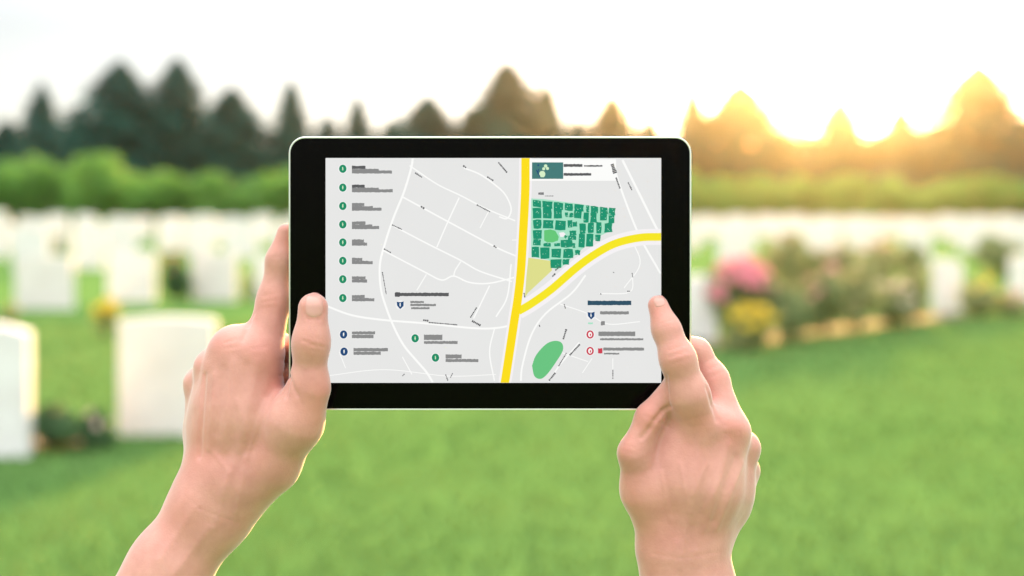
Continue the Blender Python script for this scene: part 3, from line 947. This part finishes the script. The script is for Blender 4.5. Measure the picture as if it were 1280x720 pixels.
# ================================================================= HANDS
def surface_net(sdf, lo, hi, h):
    """blended distance field -> one continuous skin (naive surface nets, evaluated only near the surface)"""
    lo = np.array(lo, float); n = np.ceil((np.array(hi) - lo) / h).astype(int)
    bsz = 6
    n = ((n + bsz - 1) // bsz) * bsz
    nb = n // bsz
    ax = [lo[k] + (np.arange(nb[k]) * bsz + bsz / 2 - 0.5) * h for k in range(3)]
    Cc = np.stack(np.meshgrid(*ax, indexing='ij'), -1).reshape(-1, 3)
    val = sdf(Cc)
    act = np.abs(val) < bsz * h * 1.0 + 0.004
    Ff = np.repeat(np.repeat(np.repeat(np.where(val < 0, -1.0, 1.0).reshape(nb), bsz, 0), bsz, 1), bsz, 2).astype(np.float32)
    bi = np.stack(np.unravel_index(np.nonzero(act)[0], nb), -1)
    off = np.stack(np.meshgrid(*[np.arange(bsz)] * 3, indexing='ij'), -1).reshape(-1, 3)
    for c in range(0, len(bi), 1500):
        I = (bi[c:c + 1500, None, :] * bsz + off[None]).reshape(-1, 3)
        Ff[I[:, 0], I[:, 1], I[:, 2]] = sdf(lo + I * h)
    neg = Ff < 0
    cell = np.zeros(tuple(n - 1), np.int8)
    corners = [(i, j, k) for i in (0, 1) for j in (0, 1) for k in (0, 1)]
    for (i, j, k) in corners:
        cell += neg[i:n[0] - 1 + i, j:n[1] - 1 + j, k:n[2] - 1 + k]
    A = np.stack(np.nonzero((cell > 0) & (cell < 8)), -1)
    vid = -np.ones(tuple(n - 1), np.int32); vid[A[:, 0], A[:, 1], A[:, 2]] = np.arange(len(A))
    acc = np.zeros((len(A), 3)); cnt = np.zeros((len(A), 1))
    for c0 in corners:
        for ax_ in range(3):
            if c0[ax_] == 1: continue
            c1 = list(c0); c1[ax_] = 1
            a_ = Ff[A[:, 0] + c0[0], A[:, 1] + c0[1], A[:, 2] + c0[2]]
            b_ = Ff[A[:, 0] + c1[0], A[:, 1] + c1[1], A[:, 2] + c1[2]]
            m_ = (a_ < 0) != (b_ < 0)
            t = np.where(m_, a_ / (a_ - b_ + 1e-20), 0)
            p = A + np.array(c0); p = p.astype(float); p[:, ax_] += t
            acc[m_] += p[m_]; cnt[m_] += 1
    V_ = lo + acc / cnt * h
    faces = []
    for ax_ in range(3):
        u, v = (ax_ + 1) % 3, (ax_ + 2) % 3
        sl0 = [slice(1, n[k] - 1) for k in range(3)]; sl0[ax_] = slice(0, n[ax_] - 1)
        sl1 = list(sl0); sl1[ax_] = slice(1, n[ax_])
        a_ = neg[tuple(sl0)]; b_ = neg[tuple(sl1)]
        E = np.stack(np.nonzero(a_ != b_), -1)
        flip = a_[E[:, 0], E[:, 1], E[:, 2]]
        o0 = np.array([1, 1, 1]); o0[ax_] = 0
        E = E + o0
        du = np.zeros(3, int); du[u] = 1; dv = np.zeros(3, int); dv[v] = 1
        q = [E - du - dv, E - dv, E, E - du]
        q = np.stack([vid[x[:, 0], x[:, 1], x[:, 2]] for x in q], -1)
        q[~flip] = q[~flip][:, ::-1]
        faces.append(q)
    Fa = np.concatenate(faces); Fa = Fa[(Fa >= 0).all(1)]
    return V_, Fa


def cone_d(P, a, b, ra, rb):
    ab = b - a; L2 = ab @ ab
    t = np.clip(((P - a) @ ab) / L2, 0, 1)
    return np.linalg.norm(P - a - t[:, None] * ab, axis=1) - (ra + (rb - ra) * t)


def smin(a, b, k):
    h_ = np.maximum(k - np.abs(a - b), 0) / k
    return np.minimum(a, b) - h_ * h_ * k * 0.25


def W3(p):
    """(photo x, photo y, px towards the viewer) -> world point, with the true perspective"""
    d_ = DT - p[2] * S
    return np.array([(p[0] - HX) * d_ / F, d_, EYE - (p[1] - HY) * d_ / F])


def RR(r, z): return r * (DT - z * S) / F


def make_sdf(groups, grooves, bumps, k_all):
    G = []
    for (k, cones) in groups:
        G.append((k, [(W3(a), W3(b), RR(a[3], a[2]), RR(b[3], b[2])) for a, b in cones]))
    def base(P):
        tot = None
        for k, cs in G:
            g = None
            for c in cs:
                dd_ = cone_d(P, *c)
                g = dd_ if g is None else smin(g, dd_, k)
            tot = g if tot is None else smin(tot, g, k_all)
        return tot

    def onto(PX, PY, f):
        """first point of the skin met from the viewer's side"""
        PX = np.array(PX, float); PY = np.array(PY, float)
        z = np.full(PX.shape, 110.0)
        for _ in range(60):
            d_ = DT - z * S
            P = np.stack([(PX - HX) * d_ / F, d_, EYE - (PY - HY) * d_ / F], -1)
            v = f(P)
            z = np.where(np.abs(v) > 2e-5, z - np.clip(v / S, -20, 30) * 0.9, z)
            z = np.maximum(z, -120)
        d_ = DT - z * S
        return np.stack([(PX - HX) * d_ / F, d_, EYE - (PY - HY) * d_ / F], -1)

    GR = []
    for a, b, r, dep in grooves:
        t = np.linspace(0, 1, 6)
        pl = onto(a[0] + (b[0] - a[0]) * t, a[1] + (b[1] - a[1]) * t, base)
        GR.append((pl, r * 0.001, dep * 0.001, pl.mean(0), np.linalg.norm(pl - pl.mean(0), axis=1).max() + 3.5 * r * 0.001))
    BP = [(onto([a[0]], [a[1]], base)[0], r * 0.001, amp * 0.001) for a, r, amp in bumps]
    tl = np.array([TC.x, TC.y + 0.0037, TC.z]); hs = np.array([(X1 - X0) / 2 * S, 0.0039, (Y1 - Y0) / 2 * S])

    def sdf(P):
        tot = base(P)
        for pl, r, dep, c, R in GR:
            m_ = ((P - c) ** 2).sum(1) < R * R
            if not m_.any(): continue
            Q = P[m_]
            dd_ = np.min([cone_d(Q, pl[i], pl[i + 1], 0, 0) for i in range(5)], axis=0)
            tot[m_] += dep * np.exp(-(dd_ / r) ** 2)
        for a, r, amp in BP:
            tot = tot - amp * np.exp(-((P - a) ** 2).sum(1) / r ** 2)
        q = np.abs(P - tl) - hs
        db = np.linalg.norm(np.maximum(q, 0), axis=1) + np.minimum(q.max(1), 0)
        return np.maximum(tot, 0.0002 - db)
    return sdf, onto


def chain(*pts): return [(pts[i], pts[i + 1]) for i in range(len(pts) - 1)]


# skin
def skin_material():
    m, nt, bs = new_mat('skin')
    tc = nt.nodes.new('ShaderNodeTexCoord')
    n1 = nt.nodes.new('ShaderNodeTexNoise'); n1.inputs['Scale'].default_value = 32; n1.inputs['Detail'].default_value = 6; n1.inputs['Roughness'].default_value = 0.65
    nt.links.new(tc.outputs['Object'], n1.inputs['Vector'])
    r = nt.nodes.new('ShaderNodeValToRGB')
    r.color_ramp.elements[0].position = 0.30; r.color_ramp.elements[0].color = (0.50, 0.228, 0.185, 1)
    r.color_ramp.elements[1].position = 0.72; r.color_ramp.elements[1].color = (0.67, 0.345, 0.285, 1)
    nt.links.new(n1.outputs['Fac'], r.inputs['Fac'])
    at_ = nt.nodes.new('ShaderNodeAttribute'); at_.attribute_name = 'flush'
    mx = nt.nodes.new('ShaderNodeMixRGB'); mx.inputs[2].default_value = (0.60, 0.20, 0.155, 1)
    nt.links.new(at_.outputs['Fac'], mx.inputs[0]); nt.links.new(r.outputs[0], mx.inputs[1])
    nt.links.new(mx.outputs[0], bs.inputs['Base Color'])
    bs.inputs['Roughness'].default_value = 0.5
    bs.inputs['Specular IOR Level'].default_value = 0.4
    bs.inputs['Subsurface Weight'].default_value = 0.12
    bs.inputs['Subsurface Radius'].default_value = (1.0, 0.35, 0.2)
    bs.inputs['Subsurface Scale'].default_value = 0.006
    bs.inputs['Sheen Weight'].default_value = 0.6
    bs.inputs['Sheen Tint'].default_value = (0.95, 0.94, 1.0, 1)
    bs.inputs['Sheen Roughness'].default_value = 0.4
    # fine skin relief: cells and soft folds
    v = nt.nodes.new('ShaderNodeTexVoronoi'); v.inputs['Scale'].default_value = 900
    nt.links.new(tc.outputs['Object'], v.inputs['Vector'])
    n3 = nt.nodes.new('ShaderNodeTexNoise'); n3.inputs['Scale'].default_value = 180; n3.inputs['Detail'].default_value = 4
    nt.links.new(tc.outputs['Object'], n3.inputs['Vector'])
    ad = nt.nodes.new('ShaderNodeMath'); ad.operation = 'MULTIPLY_ADD'; ad.inputs[1].default_value = 0.5
    nt.links.new(v.outputs['Distance'], ad.inputs[0]); nt.links.new(n3.outputs['Fac'], ad.inputs[2])
    b = nt.nodes.new('ShaderNodeBump'); b.inputs['Strength'].default_value = 0.22; b.inputs['Distance'].default_value = 0.0006
    nt.links.new(ad.outputs[0], b.inputs['Height']); nt.links.new(b.outputs['Normal'], bs.inputs['Normal'])
    return m


M['skin'] = skin_material()
m, nt, bs = new_mat('nail')
nz = nt.nodes.new('ShaderNodeTexNoise'); nz.inputs['Scale'].default_value = 60
rp = nt.nodes.new('ShaderNodeValToRGB'); rp.color_ramp.elements[0].color = (0.58, 0.29, 0.25, 1); rp.color_ramp.elements[1].color = (0.64, 0.36, 0.31, 1)
tcn = nt.nodes.new('ShaderNodeTexCoord'); nt.links.new(tcn.outputs['Object'], nz.inputs['Vector'])
nt.links.new(nz.outputs['Fac'], rp.inputs['Fac']); nt.links.new(rp.outputs[0], bs.inputs['Base Color'])
bs.inputs['Roughness'].default_value = 0.25; bs.inputs['Specular IOR Level'].default_value = 0.5
M['nail'] = m


def build_hand(label, groups, grooves, bumps, flush, k_all, vox, nails):
    sdf, onto = make_sdf(groups, grooves, bumps, k_all)
    pts = np.array([W3(p) for _, cs in groups for c in cs for p in c])
    rad = max(RR(p[3], p[2]) for _, cs in groups for c in cs for p in c)
    V_, Fa = surface_net(sdf, pts.min(0) - rad - 0.006, pts.max(0) + rad + 0.006, vox)
    org = V_.mean(0)
    o = obj('hand', V_ - org, Fa, M['skin'], None, True)
    o.location = org
    fl = np.zeros(len(V_))
    for p, r, amp in flush:
        fl = np.maximum(fl, 0.75 * amp * np.exp(-((V_ - onto([p[0]], [p[1]], sdf)[0]) ** 2).sum(1) / (r * 0.001) ** 2))
    at_ = o.data.attributes.new('flush', 'FLOAT', 'POINT'); at_.data.foreach_set('value', fl.astype(np.float32))
    tag(o, label, 'hand', 'hands holding the tablet')
    for (cx, cy_, hw, hh, ang, z0, lift) in nails:
        n = 18
        U, Vv = np.meshgrid(np.linspace(-1, 1, n), np.linspace(-1, 1, n))
        # squircle outline, flatter at the tip
        su = U * np.sqrt(np.clip(1 - 0.42 * Vv ** 2, 0, 1)); sv = Vv * np.sqrt(np.clip(1 - 0.42 * U ** 2, 0, 1))
        ca, sa = math.cos(ang), math.sin(ang)
        PX = cx + ca * su * hw - sa * sv * hh; PY = cy_ + sa * su * hw + ca * sv * hh
        zf = np.full(PX.shape, z0 + 60.0); zn = np.full(PX.shape, z0 * 1.0)
        for it in range(26):
            zm = (zf + zn) / 2
            d_ = DT - zm * S
            P = np.stack([(PX - HX) * d_ / F, d_, EYE - (PY - HY) * d_ / F], -1).reshape(-1, 3)
            ins = (sdf(P) < 0).reshape(PX.shape)
            zn = np.where(ins, zm, zn); zf = np.where(ins, zf, zm)
        zm = (zf + zn) / 2
        e = np.maximum(np.abs(U), np.abs(Vv)) ** 6
        zz_ = zm + (lift * (1 - 1.5 * e)) * 0.001 / S
        d_ = DT - zz_ * S
        P = np.stack([(PX - HX) * d_ / F, d_, EYE - (PY - HY) * d_ / F], -1).reshape(-1, 3)
        ii = np.arange(n * n).reshape(n, n)
        fq = np.stack([ii[:-1, :-1], ii[1:, :-1], ii[1:, 1:], ii[:-1, 1:]], -1).reshape(-1, 4)
        back = P + np.array([0, 0.0005, 0])
        fb = fq[:, ::-1] + n * n
        rim = list(ii[0, :]) + list(ii[1:, -1]) + list(ii[-1, -2::-1]) + list(ii[-2:0:-1, 0])
        fr = np.array([[rim[i], rim[(i + 1) % len(rim)], rim[(i + 1) % len(rim)] + n * n, rim[i] + n * n] for i in range(len(rim))])
        obj('fingernail', np.concatenate([P, back]) - org, np.concatenate([fq, fb, fr]), M['nail'], o, True)
    return o


# ---- left hand: (x, y, towards viewer, radius) in photo pixels at the tablet's distance
LH = [
    # palm and back of the hand, wrist and forearm
    (0.012, chain((325, 448, -4, 27), (318, 520, 0, 36), (300, 594, 0, 42))
     + chain((292, 436, -8, 24.5), (292, 520, -6, 36), (284, 598, -2, 42))
     + chain((309, 440, -6, 25), (306, 520, 0, 37)) + chain((296, 446, -5, 26), (298, 500, -2, 35)) + chain((280, 462, -12, 24), (284, 530, -8, 35))
     + chain((272, 510, -16, 27), (276, 592, -10, 41))
     + chain((272, 600, -2, 40), (254, 632, 4, 38), (207, 703, 18, 40), (110, 850, 60, 48), (-60, 1150, 200, 60))
     + chain((300, 598, 4, 42), (274, 644, 8, 36), (219, 716, 20, 37), (142, 858, 62, 48), (-40, 1160, 200, 58))),
    (0.008, chain((266, 459, -24, 20.5), (265, 530, -24, 27), (272, 590, -14, 34))),
    (0.005, chain((250, 479, -42, 17.5), (255, 540, -38, 23), (264, 590, -22, 31))),
    # thumb with its ball
    (0.009, chain((391.5, 385, 26, 18.6), (389, 428, 31, 19.8), (386, 485, 28, 22.5), (368, 526, 22, 34), (339, 580, 10, 33), (300, 616, 6, 34))),
    # index finger along the left edge, pad on the back
    (0.006, chain((325, 448, -6, 27), (343, 374, -24, 19.5), (351, 325, -28, 16.5), (358.5, 291, -30, 12))),
    # fingers curled behind the case
    (0.006, chain((292, 436, -8, 24.5), (296, 428, -92, 19), (345, 432, -66, 16), (380, 436, -33, 14))),
    (0.006, chain((266, 459, -24, 20.5), (276, 458, -100, 18), (335, 464, -68, 15.5), (376, 470, -32, 13.5))),
    (0.006, chain((250, 479, -42, 17.5), (262, 486, -98, 15.5), (312, 494, -66, 13.5), (372, 498, -30, 12))),
]
q = lambda x, y: (x, y, 0)
LG = [  # joint creases, web folds; negative depth = tendons and veins
    (q(380.5, 372), q(379.6, 392), 0.55, 0.5), (q(379.6, 392), q(385, 399), 0.55, 0.5), (q(385, 399), q(399, 399.5), 0.55, 0.4), (q(399, 399.5), q(405, 391), 0.55, 0.45), (q(405, 391), q(405, 374), 0.5, 0.4),
    (q(379, 426), q(391, 431), 0.7, 0.55), (q(391, 431), q(404, 434), 0.7, 0.5), (q(382, 436), q(400, 440), 0.6, 0.22), (q(380, 419), q(402, 424), 0.6, 0.2),
    (q(361, 458), q(362, 474), 1.2, 2.2), (q(362, 472), q(358, 496), 1.0, 1.6), (q(363, 474), q(371, 494), 0.9, 0.9), (q(350, 470), q(361, 466), 0.9, 0.8), (q(349, 449), q(359, 453), 0.8, 0.5),
    (q(356, 488), q(350, 500), 0.8, 0.5), (q(372, 492), q(377, 506), 0.8, 0.4),
    (q(330, 370), q(347, 366), 0.7, 0.28), (q(328, 378), q(347, 375), 0.7, 0.30), (q(328, 385), q(345, 384), 0.7, 0.22), (q(341, 322), q(356, 320), 0.6, 0.25), (q(340, 328), q(356, 327), 0.6, 0.2),
    (q(304, 424), q(312, 404), 1.6, 0.9), (q(309, 408), q(318, 392), 1.2, 0.5),
    (q(322, 455), q(300, 560), 2.6, -0.5), (q(300, 560), q(276, 620), 2.6, -0.4), (q(291, 452), q(280, 560), 2.4, -0.5), (q(268, 470), q(262, 560), 2.2, -0.6),
    (q(307, 458), q(294, 540), 3.2, 0.45), (q(279, 462), q(270, 540), 2.8, 0.6), (q(256, 470), q(249, 570), 1.8, 1.0), (q(340, 480), q(316, 560), 3.6, 0.45),
    (q(333, 500), q(308, 572), 1.3, -0.45), (q(308, 572), q(296, 640), 1.3, -0.45), (q(296, 500), q(312, 560), 1.2, -0.35), (q(262, 560), q(286, 590), 1.1, -0.3), (q(286, 590), q(270, 660), 1.2, -0.35),
    (q(262, 660), q(216, 720), 2.6, -0.5), (q(244, 636), q(200, 700), 2.6, -0.45), (q(232, 620), q(250, 636), 0.8, 0.3), (q(250, 636), q(300, 655), 0.8, 0.2), (q(390, 470), q(398, 520), 2.6, -0.35),
    (q(282, 428), q(296, 424), 0.7, 0.3), (q(280, 436), q(298, 433), 0.7, 0.3), (q(314, 436), q(334, 434), 0.8, 0.25), (q(314, 446), q(336, 446), 0.8, 0.22)]
LB = [(q(324, 446), 8, 0.8), (q(398, 512), 10, 0.8), (q(232, 628), 10, 1.2)]
LF = [(q(275, 424), 13, 0.4), (q(250, 455), 10, 0.6), (q(392, 378), 10, 0.4), (q(385, 432), 9, 0.35), (q(322, 440), 12, 0.35),
      (q(395, 505), 15, 0.45), (q(340, 375), 9, 0.35), (q(352, 300), 9, 0.4), (q(245, 560), 20, 0.45), (q(357, 480), 8, 0.6), (q(220, 640), 16, 0.35), (q(330, 570), 14, 0.25)]
build_hand('left hand with its thumb on the tablet bezel and index finger along the edge', LH, LG, LB, LF, 0.0060, 0.0009,
           [(392.6, 381.5, 11.6, 16, 0.03, 20, 0.35)])

RH = [
    (0.012, chain((873, 534, 16, 27), (858, 600, 14, 40), (846, 680, 8, 42))
     + chain((911, 540, 2, 25), (888, 610, 4, 37), (860, 680, 4, 42))
     + chain((892, 536, 8, 25), (876, 600, 10, 38))
     + chain((815, 606, 4, 28), (850, 560, 8, 23)) + chain((824, 556, 2, 16), (848, 518, 8, 15)) + chain((822, 600, 4, 30), (862, 548, 8, 25))
     + chain((838, 690, 6, 40), (848, 740, 14, 40), (850, 880, 60, 48), (800, 1200, 200, 60))
     + chain((868, 690, 2, 40), (874, 740, 10, 42), (884, 880, 56, 50), (840, 1200, 200, 60))),
    (0.008, chain((928, 560, -20, 20.5), (908, 612, -14, 31), (868, 680, -4, 37))),
    (0.006, chain((930, 588, -34, 18), (910, 630, -26, 26), (872, 690, -10, 34))),
    # thumb: its metacarpal, then bent across the lower bezel towards the index finger
    (0.006, chain((836, 668, 6, 38), (808, 612, 16, 31), (794, 567, 24, 20.5))),
    (0.004, chain((794, 567, 26, 20), (812, 522, 24, 17), (838, 487, 22, 13.5))),
    # index finger pressing on the display from the front
    (0.006, chain((873, 534, 20, 27), (861, 494, 34, 24.5), (847, 448, 36, 20.8), (833, 412, 26, 16.3), (822.5, 382, 15, 12.8))),
    # middle finger passing behind the right edge
    (0.006, chain((911, 540, 0, 25), (890, 474, -26, 19), (871, 440, -34, 15.5), (848, 430, -32, 13))),
    (0.006, chain((928, 560, -20, 20), (915, 545, -98, 18), (868, 500, -66, 16), (840, 480, -32, 14))),
    (0.006, chain((930, 588, -36, 17), (915, 580, -98, 15), (868, 530, -66, 14), (838, 500, -30, 12))),
]
RG = [(q(837, 508), q(828, 514), 1.1, 2.2), (q(828, 514), q(819, 525), 1.1, 2.6), (q(819, 525), q(812, 536), 1.1, 2.4), (q(812, 536), q(802, 547), 1.2, 1.7),
      (q(826, 528), q(836, 534), 0.8, 0.4), (q(833, 470), q(836, 508), 0.9, 1.2),
      (q(836, 438), q(856, 431), 0.7, 0.32), (q(837, 446), q(860, 439), 0.7, 0.38), (q(839, 455), q(862, 448), 0.7, 0.3), (q(825, 405), q(842, 399), 0.6, 0.3), (q(826, 410), q(844, 404), 0.6, 0.25),
      (q(884, 452), q(894, 446), 0.7, 0.3), (q(886, 462), q(899, 456), 0.7, 0.35), (q(889, 471), q(904, 464), 0.7, 0.3),
      (q(884, 486), q(890, 506), 1.4, 1.2), (q(890, 504), q(896, 524), 2.2, 0.8),
      (q(876, 545), q(866, 650), 2.6, -0.5), (q(910, 556), q(882, 660), 2.4, -0.5), (q(928, 580), q(896, 660), 2.2, -0.6),
      (q(894, 552), q(876, 640), 3.2, 0.45), (q(919, 572), q(892, 650), 2.6, 0.6), (q(856, 560), q(846, 640), 3.6, 0.4),
      (q(850, 580), q(862, 640), 1.3, -0.4), (q(862, 640), q(850, 710), 1.3, -0.4), (q(884, 580), q(866, 620), 1.2, -0.35), (q(826, 590), q(838, 650), 1.2, -0.4), (q(900, 600), q(880, 640), 1.1, -0.3),
      (q(868, 690), q(872, 730), 2.4, -0.4), (q(845, 680), q(842, 730), 2.4, -0.4), (q(815, 692), q(850, 698), 0.8, 0.22), (q(850, 698), q(900, 690), 0.8, 0.22),
      (q(862, 524), q(884, 518), 0.8, 0.25), (q(862, 534), q(886, 530), 0.8, 0.25), (q(904, 532), q(922, 528), 0.8, 0.28), (q(904, 542), q(924, 540), 0.8, 0.25),
      (q(779, 556), q(792, 560), 0.7, 0.3), (q(780, 564), q(794, 568), 0.7, 0.25), (q(806, 520), q(820, 526), 0.7, 0.3)]
RB = [(q(876, 528), 8, 0.9), (q(914, 530), 8, 1.1), (q(936, 562), 6, 0.5), (q(783, 558), 6, 0.8)]
RF = [(q(876, 528), 11, 0.55), (q(920, 538), 11, 0.6), (q(848, 446), 9, 0.35), (q(815, 522), 12, 0.55), (q(785, 558), 9, 0.4),
      (q(820, 385), 10, 0.55), (q(860, 552), 18, 0.25), (q(892, 462), 9, 0.35), (q(805, 640), 22, 0.35), (q(890, 650), 16, 0.2)]
build_hand('right hand pointing at the screen with its index finger over the lower right corner', RH, RG, RB, RF, 0.005, 0.0009,
           [(824.3, 376.5, 7.6, 7.6, -0.30, 0, 0.3)])
